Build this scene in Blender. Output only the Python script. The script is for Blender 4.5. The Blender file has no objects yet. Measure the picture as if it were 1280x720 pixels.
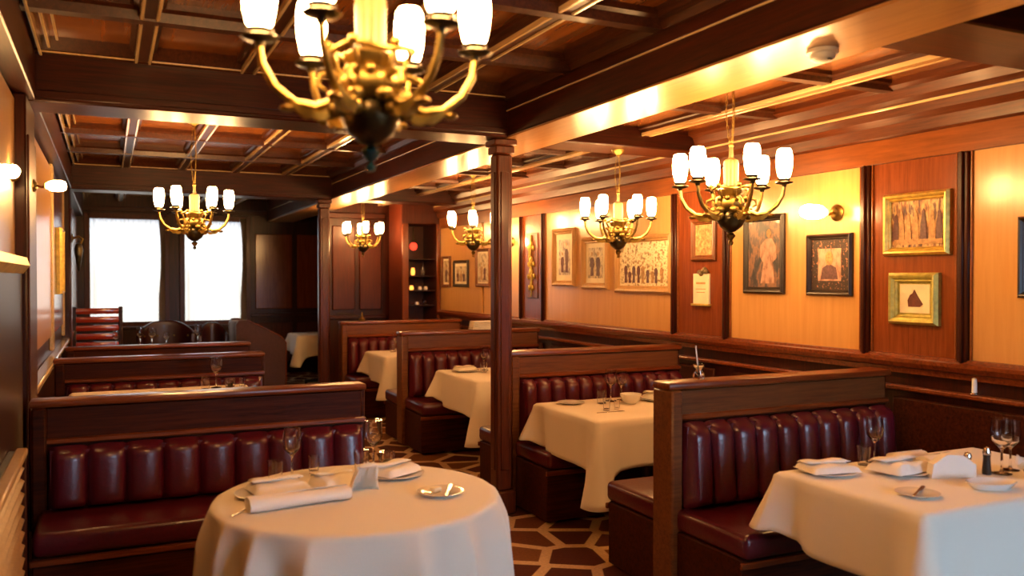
import bpy, bmesh, math, random
from mathutils import Vector, Matrix, noise
random.seed(7)
PI = math.pi
sc = bpy.context.scene
COL = sc.collection

# ------------------------------------------------------------------ materials
def new_mat(name):
    m = bpy.data.materials.new(name); m.use_nodes = True
    nt = m.node_tree
    return m, nt, nt.nodes, nt.links, nt.nodes['Principled BSDF']

def wood(name, dark, light, rough=.28, coat=.4, scale=(1, 1, 1), grain=9., axis='Z', spec=.28):
    m, nt, N, L, b = new_mat(name)
    tc = N.new('ShaderNodeTexCoord'); mp = N.new('ShaderNodeMapping')
    s = {'X': (.35, 6, 6), 'Y': (6, .35, 6), 'Z': (6, 6, .35)}[axis]
    mp.inputs['Scale'].default_value = s
    L.new(tc.outputs['Object'], mp.inputs['Vector'])
    n = N.new('ShaderNodeTexNoise'); n.inputs['Scale'].default_value = grain
    n.inputs['Detail'].default_value = 6; n.inputs['Roughness'].default_value = .65
    n.inputs['Distortion'].default_value = .4
    L.new(mp.outputs[0], n.inputs['Vector'])
    r = N.new('ShaderNodeValToRGB')
    r.color_ramp.elements[0].position = .32; r.color_ramp.elements[0].color = (*dark, 1)
    r.color_ramp.elements[1].position = .72; r.color_ramp.elements[1].color = (*light, 1)
    L.new(n.outputs[0], r.inputs[0]); L.new(r.outputs[0], b.inputs['Base Color'])
    b.inputs['Roughness'].default_value = rough
    b.inputs['Coat Weight'].default_value = coat; b.inputs['Coat Roughness'].default_value = .16
    b.inputs['Specular IOR Level'].default_value = spec
    bp = N.new('ShaderNodeBump'); bp.inputs['Strength'].default_value = .06; bp.inputs['Distance'].default_value = .01
    L.new(n.outputs[0], bp.inputs['Height']); L.new(bp.outputs[0], b.inputs['Normal'])
    return m

def plain(name, col, rough=.5, metal=0., coat=0., bump=0., bscale=40, emis=None, estr=0, var=0., spec=.5, sheen=0):
    m, nt, N, L, b = new_mat(name)
    b.inputs['Base Color'].default_value = (*col, 1)
    b.inputs['Roughness'].default_value = rough; b.inputs['Metallic'].default_value = metal
    b.inputs['Coat Weight'].default_value = coat; b.inputs['Specular IOR Level'].default_value = spec
    b.inputs['Sheen Weight'].default_value = sheen
    tc = N.new('ShaderNodeTexCoord'); n = N.new('ShaderNodeTexNoise')
    n.inputs['Scale'].default_value = bscale; n.inputs['Detail'].default_value = 4
    L.new(tc.outputs['Object'], n.inputs['Vector'])
    if var:
        r = N.new('ShaderNodeValToRGB')
        r.color_ramp.elements[0].position = .3; r.color_ramp.elements[1].position = .7
        r.color_ramp.elements[0].color = (*[c*(1-var) for c in col], 1)
        r.color_ramp.elements[1].color = (*[min(1, c*(1+var)) for c in col], 1)
        L.new(n.outputs[0], r.inputs[0]); L.new(r.outputs[0], b.inputs['Base Color'])
    if bump:
        bp = N.new('ShaderNodeBump'); bp.inputs['Strength'].default_value = bump; bp.inputs['Distance'].default_value = .01
        L.new(n.outputs[0], bp.inputs['Height']); L.new(bp.outputs[0], b.inputs['Normal'])
    if emis:
        b.inputs['Emission Color'].default_value = (*emis, 1); b.inputs['Emission Strength'].default_value = estr
    return m

M = {}
M['mahogany'] = wood('dark mahogany', (.012, .0022, .0008), (.060, .0085, .0018), .36, .04)
M['mahoganyX'] = wood('dark mahogany crosswise', (.014, .0024, .0008), (.070, .0095, .0019), .38, .04, axis='X')
M['mahoganyY'] = wood('dark mahogany lengthwise', (.016, .003, .001), (.072, .011, .0024), .38, .05, axis='Y')
M['soffit'] = wood('beam underside with painted glow', (.36, .165, .045), (.50, .25, .075), .34, .35, axis='Y', spec=.8)  # lamp glow reflected by the dark beam, put into a pale base colour
M['rail'] = wood('booth cap rail', (.08, .014, .003), (.26, .06, .013), .3, .2, axis='X')
M['boothwood'] = wood('booth frame wood', (.016, .0034, .0012), (.075, .014, .003), .5, .0, spec=.1, axis='X')
M['board'] = wood('booth board with painted light', (.085, .025, .007), (.20, .068, .018), .38, .08, spec=.3, axis='X')  # paler than the left booths' wood: stronger light painted into the colour
M['redwood'] = wood('red wood panel', (.145, .032, .007), (.26, .062, .014), .25, .6)
M['darkpanel'] = wood('far wall panel', (.045, .006, .002), (.10, .016, .004), .4, .1)
M['tan'] = wood('tan wall panel', (.55, .285, .085), (.64, .35, .12), .28, .5, grain=4)
M['frieze'] = wood('orange frieze', (.17, .048, .010), (.28, .085, .018), .28, .5, axis='Y')
M['ceilpanel'] = wood('orange ceiling panel', (.20, .060, .012), (.38, .125, .026), .26, .6, axis='Y', grain=3)
M['rib'] = wood('coffer rib', (.03, .007, .0022), (.09, .024, .007), .4, .08, axis='Y', spec=.4)
M['columnwood'] = wood('column wood', (.055, .010, .003), (.14, .032, .009), .32, .15)
M['crownwood'] = wood('crown moulding wood', (.055, .012, .003), (.13, .032, .007), .4, .1, axis='Y')
M['lip'] = wood('gilded lip and painted reflections', (.60, .42, .19), (.80, .60, .32), .2, .6, axis='Y', spec=.8)  # gilding on stiles; on rib beads and ledge the pale colour paints reflections
M['leather'] = plain('oxblood leather', (.078, .0045, .0125), .3, bump=.15, bscale=70, var=.18, coat=.15)
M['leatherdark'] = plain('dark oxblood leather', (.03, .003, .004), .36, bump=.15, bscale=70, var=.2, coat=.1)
M['linen'] = plain('white linen', (.84, .765, .64), .85, bump=.12, bscale=220, sheen=.2)
M['napkin'] = plain('cream napkin', (.90, .84, .74), .8, bump=.2, bscale=120)
M['redslat'] = plain('glossy red lacquer', (.42, .035, .012), .18, coat=.8)
M['china'] = plain('white china', (.85, .82, .76), .15, coat=.5)
M['brass'] = plain('aged brass', (.32, .225, .065), .4, metal=1, var=.35, bscale=25)
M['bronze'] = plain('dark bronze', (.085, .07, .04), .3, metal=.9, var=.4, bscale=20)
M['gilt'] = plain('gilt frame', (.62, .44, .10), .38, metal=.55, var=.25, bscale=30)
M['gilt2'] = plain('olive gilt frame', (.46, .40, .09), .42, metal=.4, var=.25, bscale=30)
M['tanframe'] = wood('honey frame wood', (.42, .23, .08), (.58, .34, .13), .35, .3)
M['blackframe'] = plain('black frame', (.018, .010, .007), .35, var=.4, bscale=20)
M['brownframe'] = wood('brown frame wood', (.10, .03, .008), (.22, .07, .02), .35, .4)
M['shade'] = plain('lit milk glass', (.9, .8, .65), .4, emis=(1, .53, .19), estr=118)
M['candle'] = plain('ivory candle sleeve', (.15, .10, .035), .4, var=.12, bscale=15)
M['black'] = plain('black', (.012, .01, .01), .4)
M['white'] = plain('white plastic', (.82, .80, .74), .45)
M['paper'] = plain('cream paper', (.80, .70, .48), .7, var=.1, bscale=10)
M['butter'] = plain('butter', (.85, .75, .5), .5)
M['mauve'] = plain('plum upholstery', (.060, .020, .022), .7, bump=.1, var=.2, sheen=.3)
M['redlamp'] = plain('lit red lamp glass', (.6, .03, .02), .4, emis=(1, .05, .02), estr=2.2)
M['amberlamp'] = plain('lit amber lamp', (.6, .3, .05), .4, emis=(1, .35, .05), estr=2.5)
M['ceiling'] = M['ceilpanel']

def glassmat(name, col=(1, 1, 1), rough=.02):
    m, nt, N, L, b = new_mat(name)
    b.inputs['Base Color'].default_value = (*col, 1); b.inputs['Transmission Weight'].default_value = 1
    b.inputs['Roughness'].default_value = rough; b.inputs['IOR'].default_value = 1.48
    return m
M['glass'] = glassmat('clear glass')
M['water'] = glassmat('dark bottle', (.25, .12, .05), .1)

def curtain_mat():
    m, nt, N, L, b = new_mat('sheer cream curtain')
    tr = N.new('ShaderNodeBsdfTranslucent'); tr.inputs[0].default_value = (.40, .27, .185, 1)
    tp = N.new('ShaderNodeBsdfTransparent'); mx = N.new('ShaderNodeMixShader'); mx.inputs[0].default_value = .02
    df = N.new('ShaderNodeBsdfDiffuse'); df.inputs[0].default_value = (.80, .70, .58, 1)
    m2 = N.new('ShaderNodeMixShader'); m2.inputs[0].default_value = .25
    L.new(tr.outputs[0], m2.inputs[1]); L.new(df.outputs[0], m2.inputs[2])
    L.new(m2.outputs[0], mx.inputs[1]); L.new(tp.outputs[0], mx.inputs[2])
    L.new(mx.outputs[0], N['Material Output'].inputs[0])
    return m
M['sheer'] = curtain_mat()

def pane_mat():
    m, nt, N, L, b = new_mat('window glass')
    tp = N.new('ShaderNodeBsdfTransparent'); tp.inputs[0].default_value = (.97, .98, .98, 1)
    gl = N.new('ShaderNodeBsdfGlossy'); gl.inputs['Roughness'].default_value = .05
    mx = N.new('ShaderNodeMixShader'); mx.inputs[0].default_value = .02
    L.new(tp.outputs[0], mx.inputs[1]); L.new(gl.outputs[0], mx.inputs[2])
    L.new(mx.outputs[0], N['Material Output'].inputs[0])
    return m
M['pane'] = pane_mat()

def carpet_mat():
    m, nt, N, L, b = new_mat('carpet with oval medallions')
    tc = N.new('ShaderNodeTexCoord'); mp = N.new('ShaderNodeMapping')
    mp.inputs['Scale'].default_value = (3.1, 3.1, 3.1); mp.inputs['Rotation'].default_value = (0, 0, .5)
    L.new(tc.outputs['Object'], mp.inputs['Vector'])
    v = N.new('ShaderNodeTexVoronoi'); v.voronoi_dimensions = '2D'; v.feature = 'DISTANCE_TO_EDGE'
    v.inputs['Randomness'].default_value = .55; v.inputs['Scale'].default_value = 1
    L.new(mp.outputs[0], v.inputs['Vector'])
    v2 = N.new('ShaderNodeTexVoronoi'); v2.voronoi_dimensions = '2D'
    v2.inputs['Randomness'].default_value = .55; v2.inputs['Scale'].default_value = 1
    L.new(mp.outputs[0], v2.inputs['Vector'])
    sx = N.new('ShaderNodeSeparateColor'); L.new(v2.outputs['Color'], sx.inputs[0])
    cr = N.new('ShaderNodeValToRGB'); e = cr.color_ramp.elements
    cr.color_ramp.interpolation = 'CONSTANT'
    e[0].color = (.10, .022, .008, 1); e[1].color = (.24, .085, .022, 1); e[1].position = .45
    e3 = e.new(.75); e3.color = (.155, .045, .013, 1)
    L.new(sx.outputs[0], cr.inputs[0])
    r = N.new('ShaderNodeValToRGB'); r.color_ramp.elements[0].position = .085; r.color_ramp.elements[1].position = .105
    L.new(v.outputs['Distance'], r.inputs[0])
    mx = N.new('ShaderNodeMix'); mx.data_type = 'RGBA'
    L.new(r.outputs[0], mx.inputs[0]); mx.inputs[6].default_value = (.74, .48, .23, 1)
    L.new(cr.outputs[0], mx.inputs[7])
    n = N.new('ShaderNodeTexNoise'); n.inputs['Scale'].default_value = 60
    L.new(tc.outputs['Object'], n.inputs['Vector'])
    mm = N.new('ShaderNodeMix'); mm.data_type = 'RGBA'; mm.blend_type = 'MULTIPLY'; mm.inputs[0].default_value = .5
    L.new(mx.outputs[2], mm.inputs[6]); L.new(n.outputs[0], mm.inputs[7])
    L.new(mm.outputs[2], b.inputs['Base Color']); b.inputs['Roughness'].default_value = .9
    b.inputs['Specular IOR Level'].default_value = .2
    return m
M['carpet'] = carpet_mat()

def art_mat(name, cols, sc_=(1, 1, 1), scale=6, pos=None):
    m, nt, N, L, b = new_mat(name)
    tc = N.new('ShaderNodeTexCoord'); mp = N.new('ShaderNodeMapping'); mp.inputs['Scale'].default_value = sc_
    L.new(tc.outputs['Object'], mp.inputs['Vector'])
    n = N.new('ShaderNodeTexNoise'); n.inputs['Scale'].default_value = scale; n.inputs['Detail'].default_value = 5
    n.inputs['Roughness'].default_value = .6; n.inputs['Distortion'].default_value = .2
    L.new(mp.outputs[0], n.inputs['Vector'])
    r = N.new('ShaderNodeValToRGB'); el = r.color_ramp.elements
    k = len(cols)
    for i, c in enumerate(cols):
        p = .36 + .28*i/(k-1)
        if i == 0: el[0].position = p; el[0].color = (*c, 1)
        elif i == 1: el[1].position = p; el[1].color = (*c, 1)
        else:
            q = el.new(p); q.color = (*c, 1)
    L.new(n.outputs[0], r.inputs[0]); L.new(r.outputs[0], b.inputs['Base Color'])
    b.inputs['Roughness'].default_value = .45; b.inputs['Coat Weight'].default_value = .3
    return m

# ------------------------------------------------------------------ mesh builder
class MB:
    def __init__(s): s.bm = bmesh.new()
    def box(s, x0, x1, y0, y1, z0, z1, bev=0., rot=0., seg=1):
        b = bmesh.new()
        bmesh.ops.create_cube(b, size=1)
        bmesh.ops.scale(b, verts=b.verts, vec=(abs(x1-x0), abs(y1-y0), abs(z1-z0)))
        if bev: bmesh.ops.bevel(b, geom=b.edges[:], offset=bev, segments=seg, affect='EDGES', profile=.5)
        mt = Matrix.Translation(((x0+x1)/2, (y0+y1)/2, (z0+z1)/2))
        if rot: mt = mt @ Matrix.Rotation(rot, 4, 'Z')
        b.transform(mt); s.add(b); return s
    def add(s, b):
        me = bpy.data.meshes.new('t'); b.to_mesh(me); b.free(); s.bm.from_mesh(me); bpy.data.meshes.remove(me)
    def xbox(s, mat, dx, dy, dz, bev=0.):
        b = bmesh.new(); bmesh.ops.create_cube(b, size=1)
        bmesh.ops.scale(b, verts=b.verts, vec=(dx, dy, dz))
        if bev: bmesh.ops.bevel(b, geom=b.edges[:], offset=bev, segments=1, affect='EDGES')
        b.transform(mat); s.add(b); return s
    def lathe(s, prof, c=(0, 0, 0), seg=20, rot=None, flute=0, fn=8):
        b = s.bm; rings = []
        mt = Matrix.Translation(c) @ (rot if rot else Matrix.Identity(4))
        for r, z in prof:
            if r < 1e-5: rings.append([b.verts.new(mt @ Vector((0, 0, z)))])
            else:
                ring = []
                for i in range(seg):
                    a = 2*PI*i/seg; rr = r*(1+flute*math.cos(fn*a))
                    ring.append(b.verts.new(mt @ Vector((rr*math.cos(a), rr*math.sin(a), z))))
                rings.append(ring)
        for p, q in zip(rings, rings[1:]):
            if len(p) == 1 and len(q) == 1: continue
            for i in range(seg):
                j = (i+1) % seg
                if len(p) == 1: b.faces.new((p[0], q[j], q[i]))
                elif len(q) == 1: b.faces.new((p[i], p[j], q[0]))
                else: b.faces.new((p[i], p[j], q[j], q[i]))
        return s
    def tube(s, pts, rad, seg=8, flat=1.):
        pts = [Vector(p) for p in pts]; n = len(pts)
        rs = rad if isinstance(rad, (list, tuple)) else [rad]*n
        b = s.bm; rings = []; up = None
        for i, p in enumerate(pts):
            t = (pts[min(i+1, n-1)]-pts[max(i-1, 0)]).normalized()
            if up is None:
                up = Vector((0, 0, 1)) if abs(t.z) < .9 else Vector((0, 1, 0))
            x = t.cross(up).normalized(); y = x.cross(t).normalized(); up = y
            rings.append([b.verts.new(p+x*math.cos(2*PI*k/seg)*rs[i]*flat+y*math.sin(2*PI*k/seg)*rs[i]) for k in range(seg)])
        for p, q in zip(rings, rings[1:]):
            for i in range(seg):
                j = (i+1) % seg; b.faces.new((p[i], p[j], q[j], q[i]))
        b.faces.new(rings[0][::-1]); b.faces.new(rings[-1])
        return s
    def ball(s, c, r, sx=1, sy=1, sz=1, seg=10):
        return s.lathe([(r*sx*math.sin(PI*k/6), -r*sz*math.cos(PI*k/6)) for k in range(7)], c, seg)
    def grid(s, pts, closeu=False):
        b = s.bm; V = [[b.verts.new(p) for p in row] for row in pts]
        for r0, r1 in zip(V, V[1:]):
            n = len(r0)
            for i in range(n if closeu else n-1):
                j = (i+1) % n; b.faces.new((r0[i], r0[j], r1[j], r1[i]))
        return V
    def prism(s, poly, axis, a0, a1):
        b = s.bm
        def P(u, v, w): return {'X': (w, u, v), 'Y': (u, w, v), 'Z': (u, v, w)}[axis]
        A = [b.verts.new(P(u, v, a0)) for u, v in poly]; B_ = [b.verts.new(P(u, v, a1)) for u, v in poly]
        b.faces.new(A); b.faces.new(B_[::-1]); n = len(poly)
        for i in range(n):
            j = (i+1) % n; b.faces.new((A[i], B_[i], B_[j], A[j]))
        return s
    def mesh(s, name, m, smooth=True, ang=40):
        bmesh.ops.recalc_face_normals(s.bm, faces=s.bm.faces)
        if smooth:
            for f in s.bm.faces: f.smooth = True
            for e in s.bm.edges:
                if len(e.link_faces) == 2 and e.calc_face_angle(0) > math.radians(ang): e.smooth = False
        me = bpy.data.meshes.new(name); s.bm.to_mesh(me); s.bm.free(); me.materials.append(M[m]); return me
    def obj(s, name, m, parent=None, loc=None, rot=None, smooth=True, ang=40):
        return link(name, s.mesh(name, m, smooth, ang), parent, loc, rot)

def link(name, me, parent=None, loc=None, rot=None):
    o = bpy.data.objects.new(name, me); COL.objects.link(o)
    if parent: o.parent = parent
    if loc: o.location = loc
    if rot: o.rotation_euler = rot
    return o
def tag(o, label, cat, group=None, kind=None):
    o['label'] = label; o['category'] = cat
    if group: o['group'] = group
    if kind: o['kind'] = kind
    return o
def thing(name, loc, label, cat, group=None, rz=0):
    o = bpy.data.objects.new(name, None); COL.objects.link(o); o.location = loc; o.rotation_euler = (0, 0, rz)
    o.empty_display_size = .1
    return tag(o, label, cat, group)
def struct(o):
    o['kind'] = 'structure'; return o
def copy_tree(o, loc, label, rz=None, group=None):
    c = o.copy(); COL.objects.link(c); c.location = loc; c['label'] = label
    if rz is not None: c.rotation_euler = (0, 0, rz)
    if group: c['group'] = group
    for ch in list(o.children):
        d = ch.copy(); COL.objects.link(d); d.parent = c
        for g in list(ch.children):
            e = g.copy(); COL.objects.link(e); e.parent = d
    return c

# ------------------------------------------------------------------ the room
XL, XR, YF, YB = -.44, 4.10, -2.6, 14.6
CZ, RZ, SOF = 2.86, 2.68, 2.53
floor = struct(MB().box(XL-.2, XR+.2, YF-.2, YB+.2, -.1, 0).obj('floor', 'carpet'))
ceil = struct(MB().box(XL-.2, XR+.2, YF-.2, YB+.2, CZ, CZ+.1).obj('ceiling', 'ceilpanel'))
c2 = MB().box(2.7, XR, YF, YB, RZ, CZ-.01).obj('lowered_panel', 'ceilpanel', ceil)

def rib(x0, x1, y0, y1, zt, h=.075):
    along = 'Y' if (y1-y0) > (x1-x0) else 'X'
    if along == 'Y':
        c = (x0+x1)/2; w = (x1-x0)/2
        p = [(c-w*1.7, zt), (c-w*1.7, zt-h*.35), (c-w*1.15, zt-h*.45), (c-w*1.05, zt-h*.75), (c-w*.75, zt-h*.8), (c-w*.6, zt-h), (c+w*.6, zt-h), (c+w*.75, zt-h*.8), (c+w*1.05, zt-h*.75), (c+w*1.15, zt-h*.45), (c+w*1.7, zt-h*.35), (c+w*1.7, zt)]
        MB().prism(p, 'Y', y0, y1).obj('rib', 'rib', ceil, ang=15)
        if zt < 2.7:
            MB().box(c-w*.62, c+w*.62, y0, y1, zt-h-.004, zt-h+.004, .001).obj('painted_glow_strip', 'soffit', ceil)  # bright strip paints the light on the rib's flat bottom
        for s in (-1, 1):
            MB().box(c+s*w*.85-.009, c+s*w*.85+.009, y0, y1, zt-h-.008, zt-h*.72, .003).obj('rib_bead', 'lip', ceil)  # cream colour stands in for window light reflected along the moulding
    else:
        c = (y0+y1)/2; w = (y1-y0)/2
        p = [(c-w*1.5, zt), (c-w*1.5, zt-h*.35), (c-w, zt-h*.5), (c-w*.8, zt-h), (c+w*.8, zt-h), (c+w, zt-h*.5), (c+w*1.5, zt-h*.35), (c+w*1.5, zt)]
        MB().prism(p, 'X', x0, x1).obj('rib', 'rib', ceil, ang=15)
for a, b in ((2.5, 5.15), (5.5, 10.1), (10.4, YB)):
    for x in (.18, .74, 1.30, 1.86):
        rib(x-.04, x+.04, -.6 if a == 2.5 else a, b, CZ)
    rib(3.46, 3.54, a, b, RZ, .06)
for y in (.1, 1.2, 2.3, 3.4, 4.3, 6.6, 7.85, 9.0, 11.7, 13.1):
    rib(-.34, 2.40, y-.045, y+.045, CZ, .085)
for y in (3.4, 4.3, 6.3, 7.1, 7.9, 8.7, 9.4, 11.2, 12.2):
    rib(2.85, 3.98, y-.04, y+.04, RZ, .055)

# beams
def trim(n, mb, m): return struct(mb.obj('trim_%d' % n, m, ang=20))
t1 = trim(1, MB().box(2.40, 2.83, YF, YB, SOF+.012, CZ+.02, .008), 'mahoganyY')
MB().box(2.405, 2.825, YF, YB, SOF, SOF+.013, .004).obj('soffit_painted_glow', 'soffit', t1)  # thin sheet carrying the painted reflection under the beam
MB().prism([(2.40, CZ), (2.40, CZ-.09), (2.38, CZ-.085), (2.36, CZ-.05), (2.335, CZ-.04), (2.33, CZ-.015), (2.31, CZ)], 'Y', -.6, 5.15).obj('crown', 'rib', t1, ang=15)
MB().prism([(2.40, CZ), (2.40, CZ-.09), (2.38, CZ-.085), (2.36, CZ-.05), (2.335, CZ-.04), (2.33, CZ-.015), (2.31, CZ)], 'Y', 5.5, 10.1).obj('crown', 'rib', t1, ang=15)
MB().box(2.392, 2.402, YF, YB, CZ-.16, CZ-.15, .003).obj('bead', 'lip', t1)
for i, (y0, y1) in enumerate(((2.12, 2.50), (5.15, 5.50), (10.08, 10.42))):
    tb = MB()
    if i: tb.box(XL, 2.41, y0, y1, SOF, CZ+.02, .008)
    t = trim(2+i, tb.box(2.82, XR, y0, y1, SOF, CZ+.02, .008), 'mahoganyX')
    if not i: continue
    MB().box(XL, 2.40, y0-.012, y0+.01, SOF+.02, SOF+.06, .004).obj('moulding', 'mahoganyX', t)
    MB().prism([(y0, CZ), (y0, CZ-.08), (y0-.03, CZ-.06), (y0-.06, CZ-.02), (y0-.08, CZ)], 'X', -.34, 2.40).obj('crown', 'rib', t, ang=15)
    MB().box(-.34, 2.40, y0-.03, y0-.02, CZ-.075, CZ-.065, .002).obj('bead', 'lip', t)
# side beam at the left wall with its beads
t = trim(5, MB().box(XL, -.34, YF, YB, SOF+.005, CZ+.02, .006), 'mahoganyY')
for x in (-.315, -.275, -.235):
    MB().box(x-.007, x+.007, 0, 14.5, CZ-.03-(.25+x)*-.9, CZ, .003).obj('bead', 'lip', t)
# crown and frieze at the right wall
t = trim(6, MB().prism([(XR, 2.26), (XR-.03, 2.26), (XR-.03, 2.40), (XR-.06, 2.41), (XR-.07, 2.47), (XR-.11, 2.50), (XR-.12, 2.56), (XR-.17, 2.58), (XR-.19, 2.63), (XR-.23, 2.645), (XR-.23, RZ), (XR, RZ)], 'Y', YF, YB), 'crownwood')
MB().box(XR-.036, XR-.02, YF, 10.9, 2.262, 2.40, .002).obj('frieze_board', 'frieze', t)
MB().box(XR-.125, XR-.11, YF, 10.9, 2.545, 2.56, .004).obj('bead', 'lip', t)

# right wall
wr = struct(MB().box(XR, XR+.15, YF, YB, 0, CZ).obj('wall_right', 'mahogany'))
wl = struct(MB().box(XL-.15, XL, YF, YB, 0, CZ).obj('wall_left', 'mahogany'))
panels = [(-2.5, .2, 'tan'), (.2, .85, 'redwood'), (.85, 2.4, 'tan'), (2.4, 3.05, 'tan'), (3.05, 3.69, 'redwood'), (3.69, 4.96, 'tan'), (4.96, 5.59, 'redwood'), (5.59, 7.85, 'tan'), (7.85, 8.37, 'redwood'), (8.37, 9.45, 'tan'), (9.45, 10.92, 'tan')]
for y0, y1, m in panels:
    MB().box(XR-.022, XR+.01, y0+.03, y1-.03, 1.16, 2.262, .003).obj('wood_panel' if m == 'redwood' else 'light_panel', m, wr)
    if y0 not in (2.4, 9.45):
        MB().box(XR-.045, XR, y0-.035, y0+.035, 1.15, 2.262, .008).box(XR-.06, XR-.03, y0-.012, y0+.012, 1.15, 2.262, .006).obj('stile', 'mahogany', wr)
        for s in (-1, 1):
            MB().box(XR-.034, XR-.02, y0+s*.044-.006, y0+s*.044+.006, 1.16, 2.262, .003).obj('stile_bead', 'frieze', wr)
MB().prism([(XR, 1.06), (XR-.03, 1.06), (XR-.035, 1.09), (XR-.06, 1.10), (XR-.075, 1.125), (XR-.075, 1.145), (XR-.045, 1.15), (XR-.04, 1.165), (XR, 1.17)], 'Y', YF, 10.9).obj('chair_rail', 'rail', wr, ang=20)
MB().box(XR-.05, XR, YF, 10.9, .96, .99, .008).obj('lower_moulding', 'rail', wr)
for k in range(9):
    y = -1.9+k*1.4
    MB().box(XR-.03, XR, y, y+1.2, .2, .92, .01).obj('wainscot_panel', 'boothwood', wr)
struct(MB().box(XR-.03, XR, YF, 10.9, 0, .12, .005).obj('baseboard_right', 'mahoganyY'))

# left wall dressing
MB().box(XL-.01, XL+.02, 2.0, 4.94, 1.70, 2.5, .004).obj('light_panel', 'tan', wl)
MB().box(XL-.01, XL+.02, 5.56, 7.9, 1.12, 2.5, .004).obj('light_panel', 'tan', wl)
MB().box(XL-.01, XL+.02, 8.1, 10.0, 1.12, 2.5, .004).obj('wood_panel', 'redwood', wl)
MB().box(XL-.01, XL+.02, 10.5, 14.5, 1.12, 2.5, .004).obj('wood_panel', 'redwood', wl)
for y in (7.94, 8.06, 9.95):
    MB().box(XL, XL+.035, y-.02, y+.02, 1.0, 2.53, .008).obj('stile', 'lip', wl)
MB().box(XL, XL+.05, 2.0, 4.94, .02, 1.66, .01).obj('high_wainscot', 'mahogany', wl)
MB().prism([(XL, 1.62), (XL+.055, 1.62), (XL+.085, 1.66), (XL+.07, 1.70), (XL, 1.71)], 'Y', 2.0, 4.94).obj('cap_moulding', 'gilt', wl, ang=20)
MB().box(XL, XL+.075, 5.5, 10.1, .93, .97, .008).obj('window_ledge', 'lip', wl)  # wainscot ledge, reflected window light put into its pale colour
MB().box(XL, XL+.075, 10.4, 11.4, .93, .97, .008).obj('window_ledge', 'lip', wl)
struct(MB().box(XL, XL+.03, YF, YB, 0, .12, .005).obj('baseboard_left', 'mahoganyY'))

# far wall with its two windows
wb = MB()
W1, W2 = (-.28, .83), (1.08, 2.07)
zb, zt = .88, 2.54
wb.box(XL, W1[0], YB, YB+.15, 0, CZ).box(W1[1], W2[0], YB, YB+.15, 0, CZ).box(W2[1], XR, YB, YB+.15, 0, CZ)
wb.box(W1[0], W1[1], YB, YB+.15, 0, zb).box(W2[0], W2[1], YB, YB+.15, 0, zb).box(W1[0], W1[1], YB, YB+.15, zt, CZ).box(W2[0], W2[1], YB, YB+.15, zt, CZ)
wb = struct(wb.obj('wall_back', 'mahogany'))
for i, (a, b) in enumerate((W1, W2)):
    f = MB()
    for x0, x1, z0, z1 in ((a-.05, a+.03, zb-.05, zt+.05), (b-.03, b+.05, zb-.05, zt+.05), (a, b, zt-.03, zt+.05), (a, b, zb-.05, zb+.03)):
        f.box(x0, x1, YB-.035, YB+.06, z0, z1, .006)
    w = struct(f.obj('window_%d' % (i+1), 'darkpanel'))
    MB().box(a+.02, b-.02, YB+.04, YB+.05, zb+.02, zt-.02).obj('pane', 'pane', w)
    # added gathered sheer, turns the bright window light cream
    pts = []
    nx = 90
    for k in range(5):
        z = zt-.01+(zb+.02-zt)*k/4
        pts.append([(a+.02+(b-a-.04)*j/nx, YB+.012+.010*math.sin(j*.9)+.004*math.sin(j*2.1+k*.4), z) for j in range(nx+1)])
    g = MB(); g.grid(pts); cu = g.obj('added_sheer', 'sheer')
    tag(cu, ['added sheer tinting the window light cream beside the left wall', 'added sheer tinting the window light cream beside the red wood panels'][i], 'curtain', 'added sheers tinting the far windows')
    # gathered side curtain
    pts = []
    for k in range(9):
        z = zt+.02+(zb-.02-zt)*k/8
        wd = .09-.03*math.sin(PI*min(1, k/6))
        pts.append([(b-.02-wd+(wd)*j/24, YB-.055+.014*math.sin(j*1.3), z) for j in range(25)])
    g = MB(); g.grid(pts)
    o = g.obj('side_curtain', 'sheer'); so = o.modifiers.new('s', 'SOLIDIFY'); so.thickness = .003
    tag(o, ['narrow white side curtain by the post between the two far windows', 'narrow white side curtain at the wood panel end of the far windows'][i], 'curtain', 'side curtains of the far windows')
MB().box(XL, XR, YB-.04, YB, 2.62, 2.70, .01).obj('header_moulding', 'mahoganyX', wb)
for x0, x1 in ((2.2, 2.80), (2.88, 3.5)):
    MB().box(x0, x1, YB-.03, YB, 1.08, 2.32, .012).obj('raised_panel', 'redwood', wb)
    MB().box(x0, x1, YB-.03, YB, .2, .85, .012).obj('raised_panel', 'darkpanel', wb)
MB().box(2.12, XR, YB-.06, YB, .95, 1.01, .01).obj('chair_rail', 'mahoganyX', wb)
MB().box(XL, 2.1, YB-.09, YB, .80, .84, .01).obj('window_sill', 'mahoganyX', wb)
# dark panelled partition behind the last booth
wp = struct(MB().box(2.72, XR, 11.75, 11.9, 0, CZ, .004).obj('wall_partition', 'mahogany'))
for x0, x1 in ((2.80, 3.12), (3.18, 3.50)):
    MB().box(x0, x1, 11.72, 11.76, 1.15, 2.32, .012).obj('raised_panel', 'darkpanel', wp)
MB().box(2.72, 3.56, 11.70, 11.76, 1.02, 1.07, .01).obj('chair_rail', 'mahoganyX', wp)
MB().box(2.72, 3.56, 11.70, 11.76, 2.42, 2.50, .01).obj('crown', 'mahoganyX', wp)

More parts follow.
